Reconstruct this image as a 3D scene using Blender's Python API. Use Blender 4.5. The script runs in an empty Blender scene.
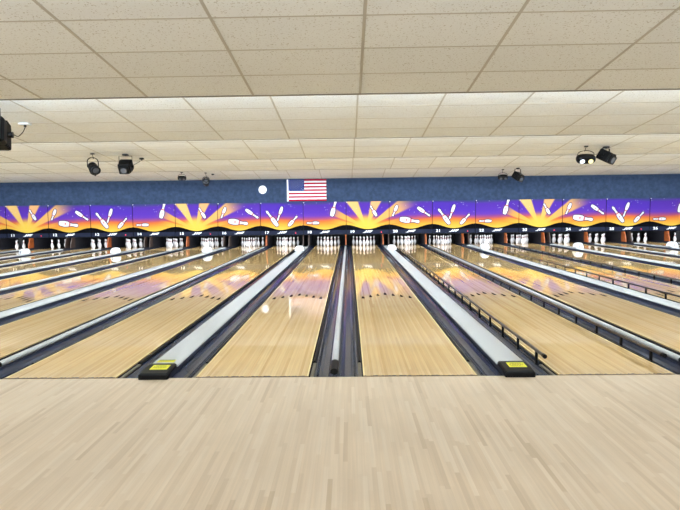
import bpy, math, random
from mathutils import Vector, Matrix
random.seed(7)
sc = bpy.context.scene
COL = sc.collection
R = math.radians

# ------------------------------------------------------------------ helpers
def s2l(c):
    return tuple(((x/255)/12.92 if x/255 <= .04045 else ((x/255+.055)/1.055)**2.4) for x in c)

def mat(name, rgb, rough=.5, metal=0, emis=None, estr=0, spec=.5, noise=0, nscale=20, coat=0):
    m = bpy.data.materials.new(name); m.use_nodes = True
    nt = m.node_tree; b = nt.nodes['Principled BSDF']
    c = s2l(rgb)
    b.inputs['Base Color'].default_value = (*c, 1)
    b.inputs['Roughness'].default_value = rough
    b.inputs['Metallic'].default_value = metal
    b.inputs['Specular IOR Level'].default_value = spec
    b.inputs['Coat Weight'].default_value = coat
    if emis:
        b.inputs['Emission Color'].default_value = (*s2l(emis), 1)
        b.inputs['Emission Strength'].default_value = estr
    if noise:
        tc = nt.nodes.new('ShaderNodeTexCoord'); n = nt.nodes.new('ShaderNodeTexNoise')
        n.inputs['Scale'].default_value = nscale; n.inputs['Detail'].default_value = 4
        r = nt.nodes.new('ShaderNodeValToRGB')
        r.color_ramp.elements[0].position = .3; r.color_ramp.elements[1].position = .7
        r.color_ramp.elements[0].color = (*[x*(1-noise) for x in c], 1)
        r.color_ramp.elements[1].color = (*[min(1, x*(1+noise)) for x in c], 1)
        nt.links.new(tc.outputs['Object'], n.inputs['Vector'])
        nt.links.new(n.outputs['Fac'], r.inputs['Fac'])
        nt.links.new(r.outputs['Color'], b.inputs['Base Color'])
    return m

def planks(name, cols, width, length, rough, edge=None, grain=.25, spec=.5, coat=0, seam=.12):
    """procedural boards running along Y, measured in world metres"""
    m = bpy.data.materials.new(name); m.use_nodes = True
    nt = m.node_tree; N = nt.nodes; L = nt.links; b = N['Principled BSDF']
    g = N.new('ShaderNodeNewGeometry'); sp = N.new('ShaderNodeSeparateXYZ')
    L.new(g.outputs['Position'], sp.inputs[0])
    def M(op, a, bb=None, v=None):
        n = N.new('ShaderNodeMath'); n.operation = op
        L.new(a, n.inputs[0])
        if bb is not None: L.new(bb, n.inputs[1])
        elif v is not None: n.inputs[1].default_value = v
        return n.outputs[0]
    bx = M('FLOOR', M('DIVIDE', sp.outputs[0], v=width))
    wn = N.new('ShaderNodeTexWhiteNoise'); wn.noise_dimensions = '1D'; L.new(bx, wn.inputs['W'])
    yy = M('ADD', M('DIVIDE', sp.outputs[1], v=length), M('MULTIPLY', wn.outputs['Value'], v=17.3))
    by = M('FLOOR', yy)
    cv = N.new('ShaderNodeCombineXYZ'); L.new(bx, cv.inputs[0]); L.new(by, cv.inputs[1])
    w2 = N.new('ShaderNodeTexWhiteNoise'); w2.noise_dimensions = '2D'; L.new(cv.outputs[0], w2.inputs['Vector'])
    ramp = N.new('ShaderNodeValToRGB'); e = ramp.color_ramp.elements
    e[0].position = 0; e[0].color = (*s2l(cols[0]), 1); e[1].position = 1; e[1].color = (*s2l(cols[-1]), 1)
    for i, c in enumerate(cols[1:-1]):
        k = e.new((i+1)/(len(cols)-1)); k.color = (*s2l(c), 1)
    L.new(w2.outputs['Value'], ramp.inputs['Fac'])
    mp = N.new('ShaderNodeMapping'); mp.inputs['Scale'].default_value = (70, 1.6, 1)
    L.new(g.outputs['Position'], mp.inputs['Vector'])
    no = N.new('ShaderNodeTexNoise'); no.inputs['Scale'].default_value = 1; no.inputs['Detail'].default_value = 3
    L.new(mp.outputs[0], no.inputs['Vector'])
    mr = N.new('ShaderNodeMapRange'); mr.inputs['From Min'].default_value = .25; mr.inputs['From Max'].default_value = .75
    mr.inputs['To Min'].default_value = 1-grain; mr.inputs['To Max'].default_value = 1+grain*.4
    L.new(no.outputs['Fac'], mr.inputs['Value'])
    # worn blotches
    no2 = N.new('ShaderNodeTexNoise'); no2.inputs['Scale'].default_value = 1.3; no2.inputs['Detail'].default_value = 5
    L.new(g.outputs['Position'], no2.inputs['Vector'])
    mr2 = N.new('ShaderNodeMapRange'); mr2.inputs['From Min'].default_value = .3; mr2.inputs['From Max'].default_value = .7
    mr2.inputs['To Min'].default_value = .93; mr2.inputs['To Max'].default_value = 1.05
    L.new(no2.outputs['Fac'], mr2.inputs['Value'])
    # seams between boards
    fx = M('FRACT', M('DIVIDE', sp.outputs[0], v=width))
    sm = M('SUBTRACT', M('MULTIPLY', M('LESS_THAN', fx, v=.07), v=-seam), v=-1)
    fac = M('MULTIPLY', M('MULTIPLY', mr.outputs[0], mr2.outputs[0]), sm)
    mx = N.new('ShaderNodeVectorMath'); mx.operation = 'SCALE'
    L.new(ramp.outputs['Color'], mx.inputs[0]); L.new(fac, mx.inputs['Scale'])
    L.new(mx.outputs[0], b.inputs['Base Color'])
    b.inputs['Roughness'].default_value = rough
    b.inputs['Specular IOR Level'].default_value = spec
    b.inputs['Coat Weight'].default_value = coat; b.inputs['Coat Roughness'].default_value = .05
    return m

class MB:
    """collects geometry for ONE mesh object"""
    def __init__(s): s.v = []; s.f = []; s.m = []; s.sm = []
    def add(s, vs, fs, mi=0, smooth=False):
        o = len(s.v); s.v += [tuple(x) for x in vs]
        for f in fs: s.f.append(tuple(o+i for i in f)); s.m.append(mi); s.sm.append(smooth)
        return s
    def box(s, x0, x1, y0, y1, z0, z1, mi=0):
        vs = [(x, y, z) for z in (z0, z1) for y in (y0, y1) for x in (x0, x1)]
        return s.add(vs, [(0,2,3,1),(4,5,7,6),(0,1,5,4),(2,6,7,3),(0,4,6,2),(1,3,7,5)], mi)
    def rbox(s, x0, x1, y0, y1, z0, z1, r=.01, mi=0):
        """box with chamfered edges"""
        cx, cy, cz = (x0+x1)/2, (y0+y1)/2, (z0+z1)/2
        hx, hy, hz = (x1-x0)/2, (y1-y0)/2, (z1-z0)/2
        vs = []; idx = {}
        for sx in (-1, 1):
            for sy in (-1, 1):
                for sz in (-1, 1):
                    for a in range(3):
                        p = [sx*(hx-r), sy*(hy-r), sz*(hz-r)]
                        p[a] = (sx*hx, sy*hy, sz*hz)[a]
                        idx[(sx, sy, sz, a)] = len(vs); vs.append((cx+p[0], cy+p[1], cz+p[2]))
        fs = []
        def q(l):
            P = [Vector(vs[i]) for i in l]; c = sum(P, Vector())/len(P)
            n = (P[1]-P[0]).cross(P[2]-P[0])
            if n.dot(c-Vector((cx, cy, cz))) < 0: l = l[::-1]
            fs.append(tuple(l))
        S = (-1, 1)
        for t in S:
            q([idx[(t, a, b, 0)] for a, b in ((-1,-1),(1,-1),(1,1),(-1,1))])
            q([idx[(a, t, b, 1)] for a, b in ((-1,-1),(1,-1),(1,1),(-1,1))])
            q([idx[(a, b, t, 2)] for a, b in ((-1,-1),(1,-1),(1,1),(-1,1))])
            for u in S:
                q([idx[(t,u,-1,0)], idx[(t,u,1,0)], idx[(t,u,1,1)], idx[(t,u,-1,1)]])
                q([idx[(t,-1,u,0)], idx[(t,1,u,0)], idx[(t,1,u,2)], idx[(t,-1,u,2)]])
                q([idx[(-1,t,u,1)], idx[(1,t,u,1)], idx[(1,t,u,2)], idx[(-1,t,u,2)]])
                for w in S: q([idx[(t,u,w,0)], idx[(t,u,w,1)], idx[(t,u,w,2)]])
        return s.add(vs, fs, mi)
    def tube(s, pts, r, n=10, mi=0, caps=True):
        pts = [Vector(p) for p in pts]; rings = []; o = []
        up = None
        for i, p in enumerate(pts):
            t = (pts[min(i+1, len(pts)-1)]-pts[max(i-1, 0)]).normalized()
            if up is None or abs(t.dot(up)) > .99: up = Vector((0,0,1)) if abs(t.z) < .9 else Vector((1,0,0))
            a = t.cross(up).normalized(); b = t.cross(a).normalized(); up = -b if False else up
            rr = r[i] if isinstance(r, (list, tuple)) else r
            for k in range(n):
                an = 2*math.pi*k/n; o.append(p+a*math.cos(an)*rr+b*math.sin(an)*rr)
        fs = []
        for i in range(len(pts)-1):
            for k in range(n):
                fs.append((i*n+k, i*n+(k+1)%n, (i+1)*n+(k+1)%n, (i+1)*n+k))
        s.add(o, fs, mi, True)
        if caps:
            s.add(o[:n], [tuple(reversed(range(n)))], mi); s.add(o[-n:], [tuple(range(n))], mi)
        return s
    def lathe(s, prof, n=16, o=(0,0,0), mfun=None, smooth=True):
        vs = [(o[0]+r*math.cos(2*math.pi*k/n), o[1]+r*math.sin(2*math.pi*k/n), o[2]+z) for r, z in prof for k in range(n)]
        base = len(s.v); s.v += vs
        for i in range(len(prof)-1):
            for k in range(n):
                s.f.append((base+i*n+k, base+i*n+(k+1)%n, base+(i+1)*n+(k+1)%n, base+(i+1)*n+k))
                s.m.append(mfun((prof[i][1]+prof[i+1][1])/2) if mfun else 0); s.sm.append(smooth)
        s.f.append(tuple(base+k for k in reversed(range(n)))); s.m.append(0); s.sm.append(False)
        s.f.append(tuple(base+(len(prof)-1)*n+k for k in range(n))); s.m.append(0); s.sm.append(False)
        return s
    def extrude(s, prof, y0, y1, mi=0, smooth=False, axis='Y'):
        """closed (x,z) profile swept along Y"""
        n = len(prof)
        if axis == 'Y': vs = [(x, y, z) for y in (y0, y1) for x, z in prof]
        else: vs = [(y, a, z) for y in (y0, y1) for a, z in prof]
        fs = [(k, (k+1) % n, n+(k+1) % n, n+k) for k in range(n)]
        s.add(vs, fs, mi, smooth)
        s.add(vs[:n], [tuple(reversed(range(n)))], mi); s.add(vs[n:], [tuple(range(n))], mi)
        return s
    def mesh(s, name, mats):
        me = bpy.data.meshes.new(name); me.from_pydata(s.v, [], s.f)
        for m in (mats if isinstance(mats, (list, tuple)) else [mats]): me.materials.append(m)
        me.polygons.foreach_set('material_index', s.m)
        me.polygons.foreach_set('use_smooth', s.sm)
        import bmesh
        bm = bmesh.new(); bm.from_mesh(me); bmesh.ops.recalc_face_normals(bm, faces=bm.faces); bm.to_mesh(me); bm.free()
        me.update(); return me
    def build(s, name, mats, parent=None, loc=(0,0,0), rot=(0,0,0)):
        return link(name, s.mesh(name, mats), parent, loc, rot)

def link(name, data, parent=None, loc=(0,0,0), rot=(0,0,0)):
    o = bpy.data.objects.new(name, data); COL.objects.link(o)
    o.location = loc; o.rotation_euler = rot
    if parent: o.parent = parent
    return o
def tag(o, label, cat, group=None, kind=None):
    o['label'] = label; o['category'] = cat
    if group: o['group'] = group
    if kind: o['kind'] = kind
    return o
def thing(name, label, cat, loc=(0,0,0), group=None, rot=(0,0,0)):
    o = link(name, None, None, loc, rot); o.empty_display_size = .1
    return tag(o, label, cat, group)
def copy_tree(o, parent=None):
    c = o.copy(); COL.objects.link(c); c.parent = parent
    for ch in list(o.children): copy_tree(ch, c)
    return c
def struct(o, label=None):
    o['kind'] = 'structure'
    if label: o['label'] = label; 
    return o

# ------------------------------------------------------------------ layout (metres)
P = 1.6885            # spacing of lane boundaries
HN, HW = .2565, .3775 # half width of a narrow / a wide gap between lanes
GW = .235             # gutter width
D = 16.42             # masking wall
LANE_END = 19.35
Z0 = -.08
K0, K1 = -9, 9        # lanes 10 .. 27 ; lane number = 19 + k
def half(k): return HN if k % 2 == 0 else HW
def lane_x(k): return (k*P+half(k), (k+1)*P-half(k+1))
LW = P-HN-HW
RAISED = (20, 22)

# ------------------------------------------------------------------ materials
M = {}
M['lane'] = planks('lane_maple', [(194,154,97),(209,173,115),(216,182,126),(203,163,105)], .0270, 6.0, .045, grain=.14, spec=.55)
M['approach'] = planks('approach_maple', [(200,176,146),(219,198,171),(214,192,164),(222,203,178),(218,197,170),(216,194,166),(209,186,157)], .0285, .62, .38, grain=.08, seam=.05)
M['seam'] = mat('foul_line_sealant', (52,26,22), .6, noise=.5, nscale=60)
M['arrow'] = mat('arrow_inlay', (30,16,10), .9, spec=0)
M['deck'] = mat('lane_edge_highlight', (236,212,150), .2)
M['gutter'] = mat('gutter_plastic', (48,56,76), .15, spec=.35, noise=.12, nscale=3)
M['black'] = mat('black_plastic', (6,6,7), .4, spec=.15)
M['blackmetal'] = mat('black_metal', (6,6,7), .45, spec=.15)
M['rail'] = mat('rail_metal', (98,88,80), .35, metal=.5)
M['filler'] = mat('filler_strip', (104,96,80), .5)
M['white'] = mat('white_plastic', (192,194,194), .3)
M['hood'] = mat('white_hood', (240,242,244), .35)
M['grey'] = mat('dark_grey', (60,60,66), .5)
M['yellow'] = mat('yellow_sticker', (232,224,50), .5)
M['vent'] = mat('grey_vent', (150,150,150), .5)
M['ink'] = mat('sticker_ink', (40,38,20), .6)
M['pin'] = mat('pin_white', (240,240,244), .25)
M['red'] = mat('pin_red', (150,28,48), .3)
M['kick'] = mat('kickback_board', (30,31,40), .6, noise=.25, nscale=5)
M['brown'] = mat('kickback_brown', (66,52,46), .5, noise=.4, nscale=12)
M['rust'] = mat('kickback_wood', (156,80,32), .5, noise=.3, nscale=9)
M['curtain'] = mat('pit_curtain', (16,16,19), .9)
M['pit'] = mat('pit_dark', (22,20,20), .9)
M['carpet'] = mat('blue_wall_carpet', (45,56,76), 1, spec=.0, noise=.22, nscale=9)
M['side'] = mat('side_wall', (170,172,176), .8)
M['ceil_bar'] = mat('ceiling_bars', (178,172,160), .6)
M['lip'] = mat('ceiling_lip', (120,112,98), .7)
M['base'] = mat('divider_base', (44,50,68), .4)
M['lens'] = mat('lens_glass', (70,72,78), .1, spec=.8)
M['lensw'] = mat('lens_white', (240,244,255), .2)
M['lensy'] = mat('lens_yellow', (240,220,150), .2)
M['sub'] = mat('subfloor', (60,58,56), .9)
M['num'] = mat('sign_white', (245,246,250), .5)
M['redlamp'] = mat('indicator_red', (235,40,70), .4, emis=(235,40,70), estr=.6)
# ceiling tile
def tile_material():
    m = bpy.data.materials.new('ceiling_tile'); m.use_nodes = True
    nt = m.node_tree; N = nt.nodes; L = nt.links; b = N['Principled BSDF']
    g = N.new('ShaderNodeNewGeometry')
    n = N.new('ShaderNodeTexNoise'); n.inputs['Scale'].default_value = 60; n.inputs['Detail'].default_value = 2
    L.new(g.outputs['Position'], n.inputs['Vector'])
    r = N.new('ShaderNodeValToRGB'); r.color_ramp.elements[0].position = .33; r.color_ramp.elements[1].position = .385
    r.color_ramp.elements[0].color = (*s2l((186,180,168)), 1); r.color_ramp.elements[1].color = (*s2l((225,226,224)), 1)
    L.new(n.outputs['Fac'], r.inputs['Fac'])
    # per tile tone
    sp = N.new('ShaderNodeSeparateXYZ'); L.new(g.outputs['Position'], sp.inputs[0])
    def F(sock, off, size):
        a = N.new('ShaderNodeMath'); a.operation = 'SUBTRACT'; a.inputs[1].default_value = off; L.new(sock, a.inputs[0])
        d = N.new('ShaderNodeMath'); d.operation = 'DIVIDE'; d.inputs[1].default_value = size; L.new(a.outputs[0], d.inputs[0])
        f = N.new('ShaderNodeMath'); f.operation = 'FLOOR'; L.new(d.outputs[0], f.inputs[0]); return f.outputs[0]
    c = N.new('ShaderNodeCombineXYZ'); L.new(F(sp.outputs[0], .2747, 1.188), c.inputs[0]); L.new(F(sp.outputs[1], 1.248, .6183), c.inputs[1])
    w = N.new('ShaderNodeTexWhiteNoise'); w.noise_dimensions = '2D'; L.new(c.outputs[0], w.inputs['Vector'])
    mr = N.new('ShaderNodeMapRange'); mr.inputs['To Min'].default_value = .95; mr.inputs['To Max'].default_value = 1.02
    L.new(w.outputs['Value'], mr.inputs['Value'])
    v = N.new('ShaderNodeVectorMath'); v.operation = 'SCALE'; L.new(r.outputs['Color'], v.inputs[0]); L.new(mr.outputs[0], v.inputs['Scale'])
    L.new(v.outputs[0], b.inputs['Base Color']); b.inputs['Roughness'].default_value = .9; b.inputs['Specular IOR Level'].default_value = .15
    return m
M['tile'] = tile_material()
# printed panel: artwork stored in a colour attribute
def print_material():
    m = bpy.data.materials.new('printed_panel'); m.use_nodes = True
    nt = m.node_tree; b = nt.nodes['Principled BSDF']
    a = nt.nodes.new('ShaderNodeAttribute'); a.attribute_name = 'art'
    nt.links.new(a.outputs['Color'], b.inputs['Base Color'])
    b.inputs['Roughness'].default_value = .7; b.inputs['Specular IOR Level'].default_value = .03
    return m
M['print'] = print_material()

# ------------------------------------------------------------------ setting
XW = 15.2
struct(MB().box(-XW, XW, -9, 0, -.1, 0).build('floor', M['approach']), 'pale maple approach floor in front of the foul line')
struct(MB().box(-XW, XW, .004, 20.4, -.14, Z0).build('floor', M['sub']), 'dark subfloor under the lanes and gutters')
for sx, nm in ((-1, 'left'), (1, 'right')):
    a, b = sorted((sx*XW, sx*(XW+.15)))
    struct(MB().box(a, b, -9, 20.5, -.14, 3.7).build('wall_'+nm, M['side']))
    a, b = sorted((sx*(9*P-HW+GW+.002), sx*(XW-.001)))
    struct(MB().box(a, b, .006, D, Z0+.001, 0).build('trim_%d' % (1 if sx < 0 else 2), M['base']))
struct(MB().box(-XW+.001, XW-.001, D+.075, D+.2, .64, 3.2).build('wall_far', M['carpet']), 'blue carpeted wall above the printed masking panels')
struct(MB().box(-XW+.001, XW-.001, D+.0515, D+.0745, .57, 1.855).box(-XW+.001, XW-.001, D+.004, D+.0515, .57, .584).build('trim_3', M['black']))
struct(MB().box(-XW+.001, XW-.001, 20.3, 20.5, -.14, 2.1).build('wall_pit', M['pit']))  # unseen back panel added to stop world light leaking into the pit
struct(MB().box(-XW+.001, XW-.001, D+.205, 20.29, 1.3, 1.4).build('ceiling_pit_blocker', M['pit']))  # unseen roof added to keep world light off the pins

LIPZ, SL, SEC = 2.828, .11, 3.71
lips = [1.248+SEC*k for k in range(-2, 5)]
top = LIPZ+SL*SEC
cb = MB(); gb = MB(); lb = MB()
y = lips[0]-SEC
for i, lp in enumerate(lips):
    ye = lp if i < len(lips)-1 else D+.07
    z1 = LIPZ+SL*(lp-ye)
    ys = lp-SEC+(.03 if i else 0)
    zs = LIPZ+SL*(lp-ys)
    th = .03
    cb.extrude([(ys, zs), (ye, z1), (ye, z1+th), (ys, zs+th)], -XW+.002, XW-.002, 0, axis='X')
    if i < len(lips)-1:
        cb.box(-XW+.002, XW-.002, lp, lp+.03, LIPZ, top+.04)
        lb.box(-XW+.003, XW-.003, lp-.012, lp+.032, LIPZ-.006, LIPZ-.0005)
    # bars along the room
    nx = int(XW/1.188)+1
    for k in range(-nx-1, nx+1):
        x = .2747+k*1.188
        if abs(x) > XW-.05: continue
        gb.extrude([(ys, zs-.004), (ye-.001, z1-.004), (ye-.001, z1-.0003), (ys, zs-.0003)], x-.013, x+.013, axis='X')
    for j in range(1, 6):
        yy = lp-.6183*j
        if yy < ys+.1: continue
        zz = LIPZ+SL*(lp-yy)
        gb.extrude([(yy-.009, zz-.0018+SL*.009), (yy+.009, zz-.0018-SL*.009), (yy+.009, zz-.0003-SL*.009), (yy-.009, zz-.0003+SL*.009)], -XW+.003, XW-.003, axis='X')
ceil = struct(cb.build('ceiling', M['tile']), 'stepped suspended ceiling of speckled cream tiles')
gb.build('ceiling_grid', M['ceil_bar'], ceil); lb.build('ceiling_lip', M['lip'], ceil)
def ceil_z(yy):
    for lp in lips:
        if yy <= lp: return LIPZ+SL*(lp-yy)

# ------------------------------------------------------------------ lanes
lane_root = None
GRP_LANE = 'bowling lanes side by side'
def lane_mesh():
    return MB().box(0, LW, .006, LANE_END, Z0+.001, 0).mesh('bowling_lane', M['lane'])
lm = lane_mesh()
# highlight painted as pale strips along both lane edges
em = MB().box(0, .014, .012, LANE_END-.3, .0, .0012).box(LW-.014, LW, .012, LANE_END-.3, .0, .0012).mesh('edge_highlight', M['deck'])
# arrows
am = MB().add([(x_, y_, z_) for z_ in (.0004, .0022) for x_, y_ in ((-.024, -.13), (.024, -.13), (.026, -.02), (0, .14), (-.026, -.02))],
              [(0,4,3,2,1), (5,6,7,8,9)]+[(i, (i+1) % 5, 5+(i+1) % 5, 5+i) for i in range(5)])
amm = am.mesh('aiming_arrow', M['arrow'])
# ragged dark sealant along the foul line
fm = MB(); n = 90; vs = []
for i in range(n+1):
    x = .001+(LW-.002)*i/n
    vs += [(x, .007, .0004), (x, .022+random.random()*.024, .0004), (x, .007, .0014), (x, .022+random.random()*.024, .0014)]
    vs[-1] = (vs[-1][0], vs[-3][1], .0014)
fs = []
for i in range(n):
    a = i*4; b = a+4
    fs += [(a+2, b+2, b+3, a+3), (a, a+1, b+1, b), (a+1, a+3, b+3, b+1), (a, b, b+2, a+2)]
fmm = fm.add(vs, fs).mesh('foul_line', M['seam'])
for k in range(K0, K1):
    n_ = 19+k; x0, x1 = lane_x(k)
    side = ''
    o = thing('bowling_lane', 'glossy maple bowling lane under the panel numbered %d' % n_, 'bowling lane', (x0, 0, 0), GRP_LANE)
    if n_ in RAISED: o['label'] = 'glossy maple bowling lane %d with raised bumper rails on both sides' % n_
    link('lane_surface', lm, o); link('edge_highlight', em, o); [link('aiming_arrow', amm, o, (LW/2+(i-3)*.1372, 4.95-abs(i-3)*.13, 0)) for i in range(7)]; link('foul_line', fmm, o)

# ------------------------------------------------------------------ gutters and bumper rails
def gutter_mesh(s):
    top_ = [(0, -.012), (.004, -.034), (.062, -.034), (.068, -.030), (.085, -.052), (.115, -.066), (.145, -.069), (.175, -.064), (.205, -.046), (.222, -.022), (.228, -.006), (GW, -.006)]
    prof = top_+[(GW, Z0+.001), (0, Z0+.001)]
    return MB().extrude([(s*x, z) for x, z in prof], .006, LANE_END).mesh('gutter', M['gutter'])
gm = {1: gutter_mesh(1), -1: gutter_mesh(-1)}
def rail_down(parent, s):
    u = .026
    MB().tube([(s*u, .56, -.016), (s*u, 17.2, -.016)], .017, 10).build('rail', M['black'], parent)
    MB().tube([(s*u, .535, -.016), (s*u, .56, -.016)], .0172, 10).build('end_knob', M['blackmetal'], parent)
    MB().rbox(min(s*.012, s*.045), max(s*.012, s*.045), .02, .53, -.0335, -.016, .003).build('filler_strip', M['filler'], parent)
post_mesh = {}
def rail_up(parent, s):
    u = .045; z = .105
    MB().tube([(s*u, .30, z), (s*u, 16.0, z)], .0165, 12).build('rail', M['rail'], parent)
    MB().tube([(s*u, .26, z), (s*u, .305, z)], .021, 12).build('end_knob', M['black'], parent)
    MB().box(min(s*.018, s*.032), max(s*.018, s*.032), .45, 16.0, -.012, .0).build('lower_rail', M['blackmetal'], parent)
    MB().rbox(min(s*.012, s*.045), max(s*.012, s*.045), .02, .42, -.0335, -.016, .003).build('filler_strip', M['filler'], parent)
    if 'p' not in post_mesh:
        post_mesh['p'] = MB().rbox(-.011, .011, -.016, .016, -.0335, z-.014, .003).rbox(-.02, .02, -.022, .022, -.0335, -.022, .003).mesh('post', M['blackmetal'])
    yy = .50
    while yy < 15.9:
        link('post', post_mesh['p'], parent, (s*u, yy, 0)); yy += .6
down = {}
for k in range(K0, K1):
    n_ = 19+k; x0, x1 = lane_x(k)
    for s, ex, w in ((-1, x0, 'left'), (1, x1, 'right')):
        o = link('gutter', gm[s], None, (ex+s*.0015, 0, 0))
        nb = n_-1 if s < 0 else n_+1
        tag(o, 'dark navy gutter along the %s side of lane %d' % (w, n_), 'gutter', 'gutters beside the lanes')
        if n_ in RAISED:
            t = thing('bumper_rail', 'raised bumper rail on posts along the %s side of lane %d' % (w, n_), 'bumper rail', (ex+s*.0015, 0, 0), 'raised bumper rails')
            rail_up(t, s)
        else:
            if s not in down:
                t = thing('bumper_rail', '', 'bumper rail', (0, 0, 0), 'lowered bumper rails in the gutters'); rail_down(t, s); down[s] = t
            else: t = copy_tree(down[s])
            t.location = (ex+s*.0015, 0, 0)
            t['label'] = 'black bumper rail lowered into the gutter at the %s edge of lane %d' % (w, n_)

# ------------------------------------------------------------------ dividers and ball return covers
cw = HW-GW-.004   # half width of the wide cover
def cover_prof(w, z0, ze, zc, n=12):
    pts = [(-w, z0), (w, z0)]
    for i in range(n+1):
        t = math.pi*i/n
        pts.append((w*math.cos(t)*(1 if i in (0, n) else 1), ze+(zc-ze)*math.sin(t)))
    return pts
def make_cover(stickers):
    t = thing('ball_return_cover', '', 'ball return cover', (0,0,0), 'wide white covers between lane pairs')
    MB().box(-cw+.01, cw-.01, .02, 17.2, Z0+.001, .035).build('base', M['base'], t)
    MB().extrude(cover_prof(cw, .036, .044, .068), .25, 14.2).extrude(cover_prof(cw, .036, .044, .068), 14.2005, 17.2).build('cover', M['white'], t)
    # black nose: slopes down and flares to the foul line
    w = cw; vs = []
    secs = [(-.055, w*.96, .0012, .040), (-.05, w*.98, .0012, .052), (-.03, w, .0012, .058), (.05, w*.99, .036, .064), (.19, w*.95, .036, .073), (.245, w*.93, .036, .070)]
    for yy, ww, zb, zt in secs:
        vs += [(-ww, yy, zb), (ww, yy, zb), (ww, yy, zt-.012), (ww*.9, yy, zt), (-ww*.9, yy, zt), (-ww, yy, zt-.012)]
    fs = []
    for i in range(len(secs)-1):
        for j in range(6): a = i*6+j; b = i*6+(j+1) % 6; fs.append((a, b, b+6, a+6))
    fs += [tuple(range(5, -1, -1)), tuple((len(secs)-1)*6+j for j in range(6))]
    nose = MB().add(vs, fs).build('nose_cap', M['black'], t)
    def sticker(x0, x1, y0, y1, zf, parent, head=False):
        st = MB().add([(x0, y0, zf(y0)), (x1, y0, zf(y0)), (x1, y1, zf(y1)), (x0, y1, zf(y1)), (x0, y0, zf(y0)+.001), (x1, y0, zf(y0)+.001), (x1, y1, zf(y1)+.001), (x0, y1, zf(y1)+.001)],
            [(0,3,2,1), (4,5,6,7), (0,1,5,4), (1,2,6,5), (2,3,7,6), (3,0,4,7)]).build('sticker', M['yellow'], parent)
        ln = MB()
        rows = [(.80, .97, .04, .96)] if head else [(.76, .84, .2, .8)]
        rows += [(.62, .66, .1, .9), (.5, .54, .1, .85), (.38, .42, .1, .9), (.26, .30, .1, .7)]
        for a, b, c, d in rows:
            ya, yb = y0+(y1-y0)*a, y0+(y1-y0)*b; xa, xb = x0+(x1-x0)*c, x0+(x1-x0)*d
            # broken into words
            x = xa
            while x < xb-.004:
                e = min(xb, x+.008+random.random()*.016) if not head or a != .80 else xb
                z = zf((ya+yb)/2)+.0016
                ln.add([(x, ya, zf(ya)+.0016), (e, ya, zf(ya)+.0016), (e, yb, zf(yb)+.0016), (x, yb, zf(yb)+.0016)], [(0,1,2,3)])
                x = e+.004
        ln.build('print', M['ink'], st)
    zf = lambda yy: .064+(yy-.05)*(.009/.14)+.0005
    sticker(-.07, .095, .055, .18, zf, t)
    if stickers: sticker(-.085, .085, .29, .375, lambda yy: .0685, t, True)
    return t
GRPC = 'wide white covers between lane pairs'
plain = make_cover(False); first = [True]
for k in range(-7, 8, 2):
    a, b = 18+k, 19+k
    if k == -1: t = make_cover(True)
    else: t = plain if first[0] else copy_tree(plain); first[0] = False
    t.location = (k*P, 0, 0)
    t['label'] = 'wide white ball return cover between lanes %d and %d' % (a, b)
    if k == -1: t['label'] = 'wide white cover with black nose and two yellow stickers, between lanes 17 and 18'
    if k == 1: t['label'] = 'wide white cover with black nose and one yellow sticker, between lanes 19 and 20'
# hoods where the balls come back
def make_hood():
    t = thing('ball_return_hood', '', 'ball return hood', (0,0,0), 'white hoods at the far end of the covers')
    vs = []; fs = []; nu, nv = 28, 9
    for j in range(nv+1):
        ph = math.pi/2*j/nv
        for i in range(nu):
            th = 2*math.pi*i/nu
            lob = 1+.11*math.cos(5*th)
            rx, ry = .165*lob, .24*lob
            cz = math.cos(ph)**.55
            vs.append((rx*cz*math.cos(th), ry*cz*math.sin(th), .0705+.19*math.sin(ph)))
    for j in range(nv):
        for i in range(nu): fs.append((j*nu+i, j*nu+(i+1) % nu, (j+1)*nu+(i+1) % nu, (j+1)*nu+i))
    fs.append(tuple(range(nu-1, -1, -1)))
    MB().add(vs, fs, 0, True).build('hood', M['hood'], t)
    v2 = MB()
    for dx in (-.05, 0, .05): v2.rbox(dx-.008, dx+.008, -.246, -.17, .09, .19, .003)
    v2.build('vent', M['vent'], t)
    return t
h0 = make_hood()
for i, k in enumerate(range(-7, 8, 2)):
    t = h0 if i == 0 else copy_tree(h0)
    t.location = (k*P, 14.8, 0)
    t['label'] = 'white domed ball return hood between lanes %d and %d' % (18+k, 19+k)
# slim dividers
def make_divider():
    t = thing('lane_divider', '', 'lane divider', (0,0,0), 'slim white dividers')
    w = HN-GW-.004
    MB().box(-w, w, .008, 17.2, Z0+.001, .012).build('base', M['base'], t)
    prof = [(.034*math.cos(a), .046+.026*math.sin(a)) for a in [2*math.pi*i/14 for i in range(14)]]
    c = MB().extrude(prof, .335, 6.0, smooth=True).extrude(prof, 6.003, 11.6, smooth=True).extrude(prof, 11.603, 17.2, smooth=True)
    c.build('cover', M['white'], t)
    prof2 = [(.037*math.cos(a), .044+.030*math.sin(a)) for a in [2*math.pi*i/14 for i in range(14)]]
    MB().extrude(prof2, .02, .334, smooth=True).build('end_cap', M['black'], t)
    sc_ = MB()
    yy = .7
    while yy < 16: sc_.lathe([(.004, 0), (.004, .0012)], 8, (0, yy, .0718)); yy += .5
    sc_.build('screws', M['grey'], t)
    return t
d0 = make_divider()
for i, k in enumerate(range(-8, 9, 2)):
    t = d0 if i == 0 else copy_tree(d0)
    t.location = (k*P, 0, 0)
    t['label'] = 'slim white tube divider between lanes %d and %d' % (18+k, 19+k)
    if k == 0:
        for ch in t.children:
            if not ch.name.startswith('base'): ch.location.x = -.016
    if k == 0: t['label'] = 'slim white tube divider with black end cap, between lanes 18 and 19 at picture centre'

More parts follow.
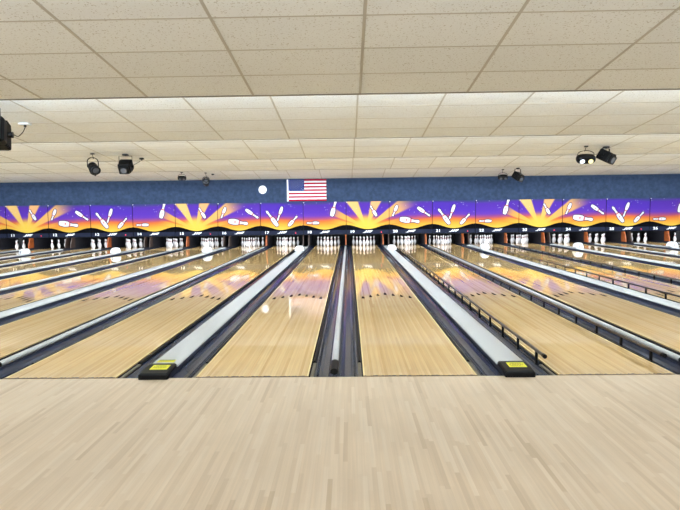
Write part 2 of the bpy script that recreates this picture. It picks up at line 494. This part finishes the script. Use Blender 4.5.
# ------------------------------------------------------------------ kickbacks and curtains
def make_kick():
    t = thing('kickback', '', 'kickback', (0,0,0), 'kickback walls beside the pins')
    MB().box(-.018, .018, 18.22, 19.7, .0, .8).build('side_board', M['kick'], t)
    prof = [(17.84, .0), (17.87, .16), (17.93, .32), (18.02, .46), (18.14, .62), (18.19, .8), (18.218, .8), (18.218, 0)]
    MB().extrude(prof, -.019, .019, axis='X').build('front_board', M['rust'], t)
    MB().box(-.0182, .0182, 17.25, 19.7, Z0+.001-.0725, -.0005).build('foot_block', M['kick'], t)
    return t
kk = make_kick(); first = True
brown_front = next(c for c in kk.children if c.name.startswith('front_board')).data.copy(); brown_front.materials[0] = M['brown']
rust_front = next(c for c in kk.children if c.name.startswith('front_board')).data
for k in range(-9, 10):
    if k % 2 == 0: spots = [(0, 'between lanes %d and %d' % (18+k, 19+k))]
    else:
        spots = []
        if k > -9: spots.append((-(HW-GW-.024), 'right of lane %d beside ball return gap' % (18+k)))
        if k < 9: spots.append(((HW-GW-.024), 'left of lane %d beside ball return gap' % (19+k)))
    for dx, w in spots:
        brown = k % 2 == 1 and (dx > 0 or k < 0)
        t = copy_tree(kk)
        t.location = (k*P+dx, 0, .0725)
        if brown:
            for ch in t.children:
                if ch.name.startswith('front_board'): ch.data = brown_front
        t['label'] = ('kickback wall with brown edge ' if brown else 'kickback wall with rust wooden edge ')+w
for c in list(kk.children): bpy.data.objects.remove(c)
bpy.data.objects.remove(kk)
cm = MB(); nn = 40; vs = []
for i in range(nn+1):
    x = -.74+1.48*i/nn; w = .018*math.sin(i*1.3)
    vs += [(x, 19.95+w, -.07), (x, 19.95+w, 1.1), (x, 19.97+w, -.07), (x, 19.97+w, 1.1)]
fs = []
for i in range(nn):
    a = i*4; b = a+4; fs += [(a, b, b+1, a+1), (a+2, a+3, b+3, b+2), (a+1, b+1, b+3, a+3), (a, a+2, b+2, b)]
cm.add(vs, fs, 0, True); cmm = cm.mesh('pit_curtain', M['curtain'])
for k in range(K0, K1):
    x0, x1 = lane_x(k)
    o = link('pit_curtain', cmm, None, ((x0+x1)/2, 0, 0))
    tag(o, 'black pit curtain hanging behind the pins of lane %d' % (19+k), 'curtain', 'pit curtains')

# ------------------------------------------------------------------ pins
prof = [(.0258, 0), (.0285, .006), (.036, .02), (.0455, .05), (.0535, .08), (.0602, .112), (.0595, .135), (.053, .165), (.042, .197), (.0325, .22), (.0262, .24), (.0236, .258), (.0232, .27), (.0243, .29), (.0268, .31), (.0312, .33), (.0323, .343), (.0318, .352), (.029, .364), (.022, .374), (.010, .3795), (.002, .381)]
prof2 = []
for a, b in zip(prof, prof[1:]):
    prof2.append(a)
    if .21 < b[1] < .32: prof2.append(((a[0]+b[0])/2, (a[1]+b[1])/2))
prof2.append(prof[-1])
pm = MB().lathe(prof2, 16, mfun=lambda z: 1 if (.238 < z < .252 or .272 < z < .288) else 0).mesh('bowling_pin', [M['pin'], M['red']])
names = ['front head pin', 'second row left pin', 'second row right pin', 'third row left pin', 'third row centre pin', 'third row right pin',
         'back row far left pin', 'back row inner left pin', 'back row inner right pin', 'back row far right pin']
pos = []
for r in range(4):
    for i in range(r+1): pos.append(((i-r/2)*.3048, 18.29+r*.264))
for k in range(K0, K1):
    x0, x1 = lane_x(k); cx = (x0+x1)/2
    for (px, py), nm in zip(pos, names):
        o = link('bowling_pin', pm, None, (cx+px, py, .001), (0, 0, random.random()*6))
        tag(o, 'white bowling pin with red neck stripes, %s of lane %d' % (nm, 19+k), 'bowling pin', 'bowling pins standing in their racks')

# ------------------------------------------------------------------ masking panels with the printed artwork
PW, PT, PB = P-.020, 1.8635, .586
PH = PT-PB
U = 1/284  # crop unit -> fraction of the panel width
def mix(a, b, t): t = max(0, min(1, t)); return tuple(x+(y-x)*t for x, y in zip(a, b))
def sstep(a, b, x): t = max(0, min(1, (x-a)/(b-a))); return t*t*(3-2*t)
PURP, VIOL, MAG, ORNG, GOLD, YEL = (84,54,172), (112,66,178), (180,84,124), (236,120,66), (252,178,66), (255,214,88)
PIN_R = [(0, .55), (.08, .8), (.28, 1), (.45, .88), (.6, .52), (.7, .38), (.8, .42), (.9, .56), (.97, .42), (1, .1)]
def pin_r(t):
    for (a, ra), (b, rb) in zip(PIN_R, PIN_R[1:]):
        if a <= t <= b: return ra+(rb-ra)*(t-a)/(b-a)
    return 0
# base x,y -> head x,y (metres from the panel's top left), fat radius
def px_(s, t): return (s*P, t*PH)
ART = {
 0: [((.71, .45), (.565, .13), .062)],
 1: [((.185, .13), (.075, .46), .060), ((.245, .55), (.705, .64), .115), ((.66, .20), (.955, .47), .070)],
 2: [((.40, .72), (.135, .25), .083), ((.515, .13), (.395, .56), .062), ((.655, .72), (.865, .42), .068)],
 3: [((.665, .44), (.765, -.03), .090), ((.365, .64), (.075, .64), .056)],
}
random.seed(3)
STARS = {v: [(random.random(), random.random()*.38, .008+random.random()*.006) for _ in range(9)] for v in range(4)}
def art_color(v, s, t):
    """s 0..1 across, t 0..1 from the top down"""
    wave = .775-.068*math.cos(2*math.pi*s)
    if t > wave+.004:
        if t > .865: return (46, 50, 70) if t < .992 else (20,20,26)
        return (14, 14, 18)
    # background bands, wavy
    h = t+.025*math.sin(2*math.pi*(s+v)*.5+1)
    if v in (2,): base_pts = [(0, (66,70,120)), (.10, PURP), (.30, (90,56,180)), (.42, VIOL), (.50, MAG), (.56, ORNG), (.68, GOLD), (.85, YEL)]
    else: base_pts = [(0, (72,72,128)), (.09, (90,54,168)), (.30, (96,58,176)), (.40, VIOL), (.50, MAG), (.57, ORNG), (.70, GOLD), (.85, YEL)]
    c = base_pts[-1][1]
    for (a, ca), (b, cb_) in zip(base_pts, base_pts[1:]):
        if h <= b: c = mix(ca, cb_, (h-a)/(b-a)); break
    # sunburst centred low in variant 0, its rays running over the neighbours
    gx = (s + {0: 0, 1: 1, 2: 2, 3: -1}[v])*P; sx, sy = .47*P, .80*PH
    dx, dy = gx-sx, sy-t*PH
    d = math.hypot(dx, dy); ang = math.degrees(math.atan2(dx, dy))
    if v in (0, 1, 3):
        glow = 1-sstep(.25, .62, d)
        c = mix(c, YEL, glow*.95)
        for a0, hw, reach, col in ((-28, 11, 3, (255,206,120)), (20, 11, 3, (252,188,120)), (58, 9, 2.3, (254,190,104)), (-64, 6.5, 1.75, (254,186,90)), (78, 4, 1.7, (255,200,80)), (-78, 4.5, 1.6, (255,206,80)), (-86, 2.5, 1.6, (255,190,70))):
            q = 1-sstep(hw*.72, hw*1.12, abs(ang-a0))
            fade = 1-sstep(reach*.55, reach*1.0, d)
            if q > 0:
                c = mix(c, mix(YEL, col, min(1, d/.9)), q*fade*(.95 if abs(a0) < 70 else .55))
    for x, y_, r in STARS[v]:
        if math.hypot((s-x)*P, (t-y_)*PH) < r*.9: c = mix(c, (235,228,250), .8)
    # flying pins
    for (bs, bt), (hs, ht), fr in ART[v]:
        b = Vector((bs*P, bt*PH)); hd = Vector((hs*P, ht*PH)); p = Vector((s*P, t*PH)); ax = hd-b; L_ = ax.length
        tt = (p-b).dot(ax)/L_/L_; per = abs((p-b).cross(ax))/L_
        tc = max(0, min(1, tt)); r = pin_r(tc)*fr
        over = 0 if 0 <= tt <= 1 else (abs(tt-tc)*L_)
        dist = math.hypot(max(0, per-r*(1 if not over else .6)), over)
        if dist <= .002 and (per <= r): 
            c = (250, 248, 252)
            if .52 < tt < .60: c = (236, 130, 130)
            if .30 < tt < .38 and per < r*.28: c = (236, 110, 110)
        elif dist < .027: c = (58, 24, 84)
    return c
def panel_mesh(v):
    nx, nz = 190, 144
    vs = []; fs = []; cols = []
    for j in range(nz+1):
        for i in range(nx+1):
            vs.append((-PW/2+PW*i/nx, 0, PT-PH*j/nz))
    for j in range(nz):
        for i in range(nx):
            a = j*(nx+1)+i; fs.append((a, a+nx+1, a+nx+2, a+1))
    nf = len(fs)
    cs = []
    for j in range(nz):
        for i in range(nx):
            cs.append(art_color(v, (i+.5)/nx, (j+.5)/nz))
    # body behind the print
    o = len(vs)
    x0, x1 = -PW/2, PW/2
    vs += [(x0, 0, PB), (x1, 0, PB), (x1, 0, PT), (x0, 0, PT), (x0, .05, PB), (x1, .05, PB), (x1, .05, PT), (x0, .05, PT)]
    fs += [(o+4, o+7, o+6, o+5), (o+0, o+4, o+5, o+1), (o+1, o+5, o+6, o+2), (o+2, o+6, o+7, o+3), (o+3, o+7, o+4, o+0)]
    cs += [(26, 26, 32)]*5
    me = bpy.data.meshes.new('masking_panel'); me.from_pydata(vs, [], fs)
    me.materials.append(M['print'])
    ca = me.color_attributes.new('art', 'FLOAT_COLOR', 'CORNER')
    data = []
    for f, c in zip(fs, cs):
        l = (*[q*.5 for q in s2l(c)], 1)   # matt print: inks reflect little more than half
        for _ in f: data += l
    ca.data.foreach_set('color', data)
    me.update(); return me
pmesh = {v: panel_mesh(v) for v in range(4)}

def text_mesh(body, size, shear=0, bold=.0, ext=.004, space=1):
    cu = bpy.data.curves.new('txt', 'FONT'); cu.body = body; cu.size = size; cu.shear = shear
    cu.extrude = ext/2; cu.offset = bold; cu.align_x = 'CENTER'; cu.align_y = 'CENTER'; cu.space_character = space
    o = bpy.data.objects.new('txt', cu); COL.objects.link(o)
    dg = bpy.context.evaluated_depsgraph_get()
    me = bpy.data.meshes.new_from_object(o.evaluated_get(dg)); bpy.data.objects.remove(o); 
    me.transform(Matrix.Rotation(R(90), 4, 'X'))
    me.materials.clear(); me.materials.append(M['num'])
    return me
logo = text_mesh('AMF', .115, .35, .004, .004, 1.02)
logo.transform(Matrix.Diagonal((1.25, 1, .9, 1)))
lgb = MB()
import bmesh
bm = bmesh.new(); bm.from_mesh(logo)
# swoosh in at the foot of the A and out of the top of the F
for q in ([(-.205, -.047), (-.11, -.047), (-.09, -.030), (-.20, -.036)], [(.09, .042), (.19, .050), (.18, .034), (.09, .028)]):
    a = [bm.verts.new((x, -.002, z)) for x, z in q]; b = [bm.verts.new((x, .002, z)) for x, z in q]
    bm.faces.new(a); bm.faces.new(b[::-1])
    for i in range(4): bm.faces.new((a[i], b[i], b[(i+1) % 4], a[(i+1) % 4]))
bmesh.ops.recalc_face_normals(bm, faces=bm.faces); bm.to_mesh(logo); bm.free()
bolt_m = MB().tube([(0, -.008, 0), (0, .0, 0)], .016, 8).mesh('bolt', M['white'])
dot_m = MB().tube([(0, -.006, 0), (0, .0, 0)], .017, 10).mesh('indicator_light', M['redlamp'])
DESC = {0: 'yellow sunburst rays and one small falling pin', 1: 'three flying pins over orange and purple',
        2: 'crossed pins and a tilted pin on purple', 3: 'large pin at top right and small lying pin'}
for k in range(K0, K1):
    n_ = 19+k; v = k % 4
    t = thing('masking_panel', 'printed masking panel numbered %d with %s' % (n_, DESC[v]), 'masking panel', ((k+.5)*P*1.001+.03, D, 0), 'printed masking panels above the pins')
    link('printed_board', pmesh[v], t)
    nm = text_mesh(str(n_), .16, 0, .0035, .004, 1.08)
    nm.transform(Matrix.Diagonal((1.1, 1, .85, 1)))
    link('lane_number', nm, t, (-PW/2+.135*PW, -.003, PB+.095))
    link('logo', logo, t, (.01, -.003, PB+.098))
    link('bolt', bolt_m, t, (-PW/2+.018, 0, PT-.02))
    if n_ % 2: link('indicator_light', dot_m, t, (-PW/2+.82*PW, 0, PB+.07))

# ------------------------------------------------------------------ flag and disc on the wall
def flag():
    w, h = 1.50, .845; x0, z1 = -2.235, 2.757; nx, nz = 150, 104
    vs = []; fs = []; mi = []
    def wob(x, z): return -.012-.010*math.sin(x*5)*math.cos(z*3+x*2)
    for j in range(nz+1):
        for i in range(nx+1):
            x = w*i/nx; z = -h*j/nz; vs.append((x, wob(x, z), z))
    stars = []
    cwid, ch = w*.42, h*7/13
    for r in range(9):
        for c in range(6 if r % 2 == 0 else 5):
            stars.append((cwid*(2*c+1+(r % 2))/12, ch*(r+1)/10))
    def in_star(dx, dz, rr=.0155):
        a = math.atan2(dx, dz); d = math.hypot(dx, dz)
        m = (a % (2*math.pi/5)); m = min(m, 2*math.pi/5-m)
        return d < rr*.42/max(.2, math.cos(math.pi/5-m))*1.02 or d < rr*(1-m*1.05)
    for j in range(nz):
        for i in range(nx):
            a = j*(nx+1)+i; fs.append((a, a+nx+1, a+nx+2, a+1))
            x = w*(i+.5)/nx; z = h*(j+.5)/nz
            if x < cwid and z < ch:
                m = 2
                for sx, sz in stars:
                    if abs(x-sx) < .03 and abs(z-sz) < .03 and in_star(x-sx, sz-z): m = 1; break
            else: m = 0 if int(z/(h/13)) % 2 == 0 else 1
            mi.append(m)
    b = MB()
    off = 0
    b.v = vs; b.f = fs; b.m = mi; b.sm = [True]*len(fs)
    me = bpy.data.meshes.new('cloth'); me.from_pydata(vs, [], fs)
    for mm in (mat('flag_red', (140,20,44), .8, spec=.03), mat('flag_white', (196,196,200), .8, spec=.03), mat('flag_blue', (22,36,92), .8, spec=.03)): me.materials.append(mm)
    me.polygons.foreach_set('material_index', mi); me.polygons.foreach_set('use_smooth', [True]*len(fs)); me.update()
    t = thing('flag', 'red white and blue striped national flag with stars on blue wall', 'flag', (x0, D+.07, z1))
    o = link('cloth', me, t)
    md = o.modifiers.new('s', 'SOLIDIFY'); md.thickness = .004
    MB().rbox(-.05, 0, -.014, -.008, -h-.005, .005, .002).build('header_band', M['num'], t)
    g = MB()
    for zz in (-.03, -h+.03): g.tube([(-.025, -.02, zz), (-.025, -.014, zz)], .010, 10)
    g.build('grommets', M['filler'], t)
flag()
t = thing('wall_disc', 'round white disc on the blue wall left of the flag', 'wall disc', (-3.245, D+.074, 2.375))
MB().tube([(0, -.028, 0), (0, -.001, 0)], .15, 36).build('face', M['num'], t)
ring = MB(); ring.tube([(.152*math.cos(a), -.026, .152*math.sin(a)) for a in [2*math.pi*i/36 for i in range(37)]], .011, 8, caps=False)
ring.build('rim', M['white'], t)

# ------------------------------------------------------------------ ceiling spotlights
def arch(w, h, r, z0=0, y=0, n=14):
    """upside-down U of tube, feet at z0, top at z0+h"""
    pts = [(-w/2, y, z0)]
    for i in range(n+1):
        a = math.pi-math.pi*i/n
        pts.append((w/2*math.cos(a), y, z0+h*.55+h*.45*math.sin(a)))
    pts.append((w/2, y, z0))
    return MB().tube(pts, r, 8)
def bar_arch(w, h, th=.006, dep=.03):
    m = MB()
    m.rbox(-w/2-th, -w/2, -dep/2, dep/2, 0, h, .002).rbox(w/2, w/2+th, -dep/2, dep/2, 0, h, .002).rbox(-w/2-th, w/2+th, -dep/2, dep/2, h, h+th, .002)
    return m
def cable(t, pts): 
    # smooth sagging cable through points
    P_ = [Vector(p) for p in pts]; out = []
    for i in range(len(P_)-1):
        a, b = P_[i], P_[i+1]; c0 = P_[max(0, i-1)]; c1 = P_[min(len(P_)-1, i+2)]
        for s in range(6):
            u = s/6
            out.append(.5*((2*a)+(b-c0)*u+(2*c0-5*a+4*b-c1)*u*u+(3*a-c0-3*b+c1)*u**3))
    out.append(P_[-1]); MB().tube(out, .007, 6).build('cable', M['black'], t)

def box_spot(label, x, y, zb, sc_, tilt, yaw, group=None, roll=0, yoke=True):
    """boxy projector spotlight, body centre zb, hanging in a U yoke"""
    cz = ceil_z(y)
    t = thing('box_spotlight', label, 'spotlight', (x, y, cz), group)
    drop = cz-zb
    MB().rbox(-.06, .06, -.05, .05, -.035, -.001, .006).build('mounting_plate', M['black'], t)
    yo = bar_arch(.30*sc_, drop-.05)
    y_ = yo.build('yoke', M['black'], t, (0, 0, -drop), (0, 0, yaw+(0 if yoke else R(70))))
    MB().tube([(0, 0, -drop+(drop-.045)), (0, 0, -.03)], .014, 8).build('stem', M['blackmetal'], t)
    b = MB().rbox(-.14, .14, -.15, .15, -.11, .13, .02)
    for i in range(4): b.rbox(-.142, .142, -.02+i*.04, -.006+i*.04, -.112, .134, .003)
    body = b.build('lamp_body', M['blackmetal'], t, (0, 0, -drop), (tilt, roll, yaw)); body.scale = (sc_,)*3
    MB().rbox(-.12, .12, -.20, -.15, -.10, .09, .012).build('lens_frame', M['black'], body)
    MB().tube([(0, -.206, -.005), (0, -.2, -.005)], .07, 20).build('lens', M['lens'], body)
    for s in (-1, 1): MB().tube([(s*.143, 0, 0), (s*.185, 0, 0)], .028, 12).build('knob', M['black'], body)
    return t, drop
def can_spot(label, x, y, zb, sc_, tilt, yaw, group=None):
    cz = ceil_z(y); drop = cz-zb
    t = thing('round_spotlight', label, 'spotlight', (x, y, cz), group)
    MB().rbox(-.04, .04, -.03, .03, -.03, -.001, .005).build('mounting_plate', M['black'], t)
    MB().tube([(0, 0, -.03), (.02, 0, -drop+.17*sc_)], .008, 8).build('stem', M['blackmetal'], t)
    arch(.21*sc_, .2*sc_, .011, 0).build('yoke', M['black'], t, (0, 0, -drop), (0, 0, yaw))
    rt = t
    pr = [(.03, 0), (.07, .01), (.09, .05), (.095, .12), (.085, .18), (.1, .2), (.105, .27), (.09, .275), (.085, .25)]
    body = MB().lathe([(r, z-.12) for r, z in pr], 20).build('lamp_body', M['blackmetal'], t, (0, 0, -drop), (tilt, 0, yaw)); body.scale = (sc_,)*3
    MB().lathe([(.083, .131), (.083, .14), (.05, .150), (.01, .153)], 20).build('lens', M['lens'], body)
    MB().lathe([(.11, .135), (.125, .137), (.125, .175), (.108, .177)], 20).build('lens_ring', M['black'], body) if False else None
    # ring accessory hinged in front of the lens
    ringm = MB().tube([(.075*math.cos(a), .075*math.sin(a)+.03, .22) for a in [2*math.pi*i/20 for i in range(21)]], .016, 8, caps=False)
    ringm.tube([(0, -.10, .14), (0, -.085, .215), (0, -.045, .22)], .010, 8)
    ringm.build('filter_ring', M['black'], body)
    return t, drop
def twin_lamp(label, x, y, zb, sc_, yaw, group=None, lit=True):
    cz = ceil_z(y); drop = cz-zb
    t = thing('twin_lens_lamp', label, 'stage lamp', (x, y, cz), group)
    MB().rbox(-.04, .04, -.03, .03, -.03, -.001, .005).build('mounting_plate', M['black'], t)
    MB().tube([(0, 0, -.03), (-.03, 0, -drop+.17*sc_)], .007, 8).build('stem', M['blackmetal'], t)
    arch(.37*sc_, .19*sc_, .008, 0).build('yoke', M['blackmetal'], t, (0, 0, -drop), (0, 0, yaw))
    # rounded slab body
    vs = []; fs = []; n = 24; lay = [(-.06, .80), (-.045, .95), (0, 1.), (.04, .97), (.06, .82)]
    for yy, s in lay:
        for i in range(n):
            a = 2*math.pi*i/n
            cxx = math.copysign(abs(math.cos(a))**.65, math.cos(a)); czz = math.copysign(abs(math.sin(a))**.65, math.sin(a))
            vs.append((.215*s*cxx, yy*1.4, .105*s*czz))
    for j in range(len(lay)-1):
        for i in range(n): fs.append((j*n+i, j*n+(i+1) % n, (j+1)*n+(i+1) % n, (j+1)*n+i))
    fs += [tuple(range(n-1, -1, -1)), tuple((len(lay)-1)*n+i for i in range(n))]
    body = MB().add(vs, fs).build('lamp_body', M['blackmetal'], t, (0, 0, -drop), (R(38), 0, yaw)); body.scale = (sc_,)*3
    for s, mm in ((-1, M['lensw'] if lit else M['lens']), (1, M['lensy'] if lit else M['lens'])):
        ln = MB().tube([(s*.095, -.096, -.015), (s*.095, -.082, -.015)], .055, 16).build('lens', mm, body)
        if lit: ln['label'] = 'white lens' if s < 0 else 'pale yellow lens'
    return t, drop

# big one cut by the left edge of the picture
t, dr = box_spot('large black ridged spotlight cut off by the left edge of the picture', -4.80, 2.6, 2.64, 1.5, R(-12), R(20), yoke=False)
cable(t, [(.17, .08, -dr+.06), (.08, .45, -dr+.04), (-.03, .7, -dr+.07), (-.11, .95, -dr+.17), (-.15, 1.08, ceil_z(3.68)-ceil_z(2.6)-.066)])
t = thing('outlet_box', 'white ceiling outlet box beside the large left spotlight', 'outlet box', (-4.95, 3.68, ceil_z(3.68)))
MB().rbox(-.08, .08, -.05, .05, -.036, -.006, .006).build('box', M['white'], t, (0,0,0), (-math.atan(SL), 0, 0))
MB().tube([(0, 0, -.06), (0, 0, -.03)], .02, 10).build('plug', M['black'], t)
# left pair
can_spot('round black spotlight in arched yoke, left of the boxy one on the left side', -5.82, 7.75, 2.60, 1.15, R(118), R(40), 'ceiling spotlights')
t, dr = box_spot('boxy black spotlight hanging beside a round one on the left', -5.11, 7.9, 2.62, .98, R(32), R(4), 'ceiling spotlights')
cable(t, [(.15, 0, -dr+.02), (.22, .12, -dr+.09), (.21, .40, -.12)])
t = thing('outlet_box', 'small black ceiling socket right of the boxy left spotlight', 'outlet box', (-4.90, 8.36, ceil_z(8.28)))
MB().rbox(-.05, .05, -.04, .04, -.045, -.005, .006).build('box', M['black'], t)
MB().tube([(0, 0, -.065), (0, 0, -.04)], .018, 10).build('plug', M['blackmetal'], t)
# left rear pair
twin_lamp('small black lamp near far wall, left of the round one above panel 15', -5.892, 14.75, 2.76, .72, R(15), 'ceiling spotlights', False)
can_spot('small round black spotlight before the blue wall above panel 15', -5.063, 14.9, 2.58, 1.15, R(75), R(15), 'ceiling spotlights')
t = thing('outlet_box', 'tiny black ceiling socket right of the small far round spotlight', 'outlet box', (-4.866, 15.15, ceil_z(15.15)))
MB().rbox(-.045, .045, -.04, .04, -.045, -.005, .006).build('box', M['black'], t)
MB().tube([(0, 0, -.06), (0, 0, -.04)], .016, 8).build('plug', M['blackmetal'], t)
# right pair
twin_lamp('twin lens black lamp with white and yellow lenses on the right', 5.57, 7.7, 2.64, .98, R(-4), 'ceiling spotlights')
box_spot('boxy black tilted spotlight right of the twin lens lamp', 6.07, 7.8, 2.69, 1.0, R(28), R(38), 'ceiling spotlights', R(10))
# right rear pair
twin_lamp('small black lamp near far wall, left of the boxy one above panel 23', 5.745, 15.0, 2.66, .85, 0, 'ceiling spotlights', False)
box_spot('small boxy black spotlight before the blue wall above panel 23', 6.218, 14.8, 2.66, 1.05, R(30), R(35), 'ceiling spotlights', R(10))

# ------------------------------------------------------------------ light
def area(name, loc, rot, sx, sy, e, col=(1,1,1)):
    l = bpy.data.lights.new(name, 'AREA'); l.shape = 'RECTANGLE'; l.size = sx; l.size_y = sy; l.energy = e; l.color = col
    return link(name, l, None, loc, rot)
# tubes hidden behind each ceiling step, shining toward the pins
for lp in lips[:-1]:
    area('cove_light', (0, lp+.10, 3.02), (R(104), 0, 0), 29.5, .10, 430 if lp > 0 else 130, (.76, .89, 1.0))
# unseen fill lights added behind the camera to brighten the approach
for x in (-9, -3, 3, 9):
    area('fill_light', (x, -7.6, 2.95), (0, 0, 0), 1.2, .6, 30, (.95, .97, 1))
# pin deck lamps
for k in range(K0, K1):
    x0, x1 = lane_x(k)
    area('pin_light', ((x0+x1)/2, 16.9, .95), (R(62), 0, 0), 1.0, .08, 12, (.92, .96, 1))
w = bpy.data.worlds.new('World'); sc.world = w; w.use_nodes = True
bg = w.node_tree.nodes['Background']; bg.inputs[0].default_value = (.93, .97, 1, 1); bg.inputs[1].default_value = .8

# ------------------------------------------------------------------ camera
cam = bpy.data.cameras.new('camera'); co = link('camera', cam); sc.camera = co
f = 540.71; cam.sensor_fit = 'HORIZONTAL'; cam.sensor_width = 36; cam.lens = f*36/680; cam.clip_end = 200; cam.clip_start = .05
p, yw, rr = -.083, -.0172, -.0121
F = Vector((math.sin(yw)*math.cos(p), math.cos(yw)*math.cos(p), math.sin(p)))
Rr = Vector((math.cos(yw), -math.sin(yw), 0)); Uu = Rr.cross(F)
R2 = math.cos(rr)*Rr+math.sin(rr)*Uu; U2 = -math.sin(rr)*Rr+math.cos(rr)*Uu
mw = Matrix((R2, U2, -F)).transposed().to_4x4(); mw.translation = Vector((.137, -4.9005, 1.5416))
co.matrix_world = mw

sc.view_settings.view_transform = 'Standard'; sc.view_settings.look = 'None'
sc.view_settings.gamma = 1; sc.view_settings.use_curve_mapping = False; sc.view_settings.exposure = 1.25
sc.cycles.use_denoising = True
sc.cycles.max_bounces = 8
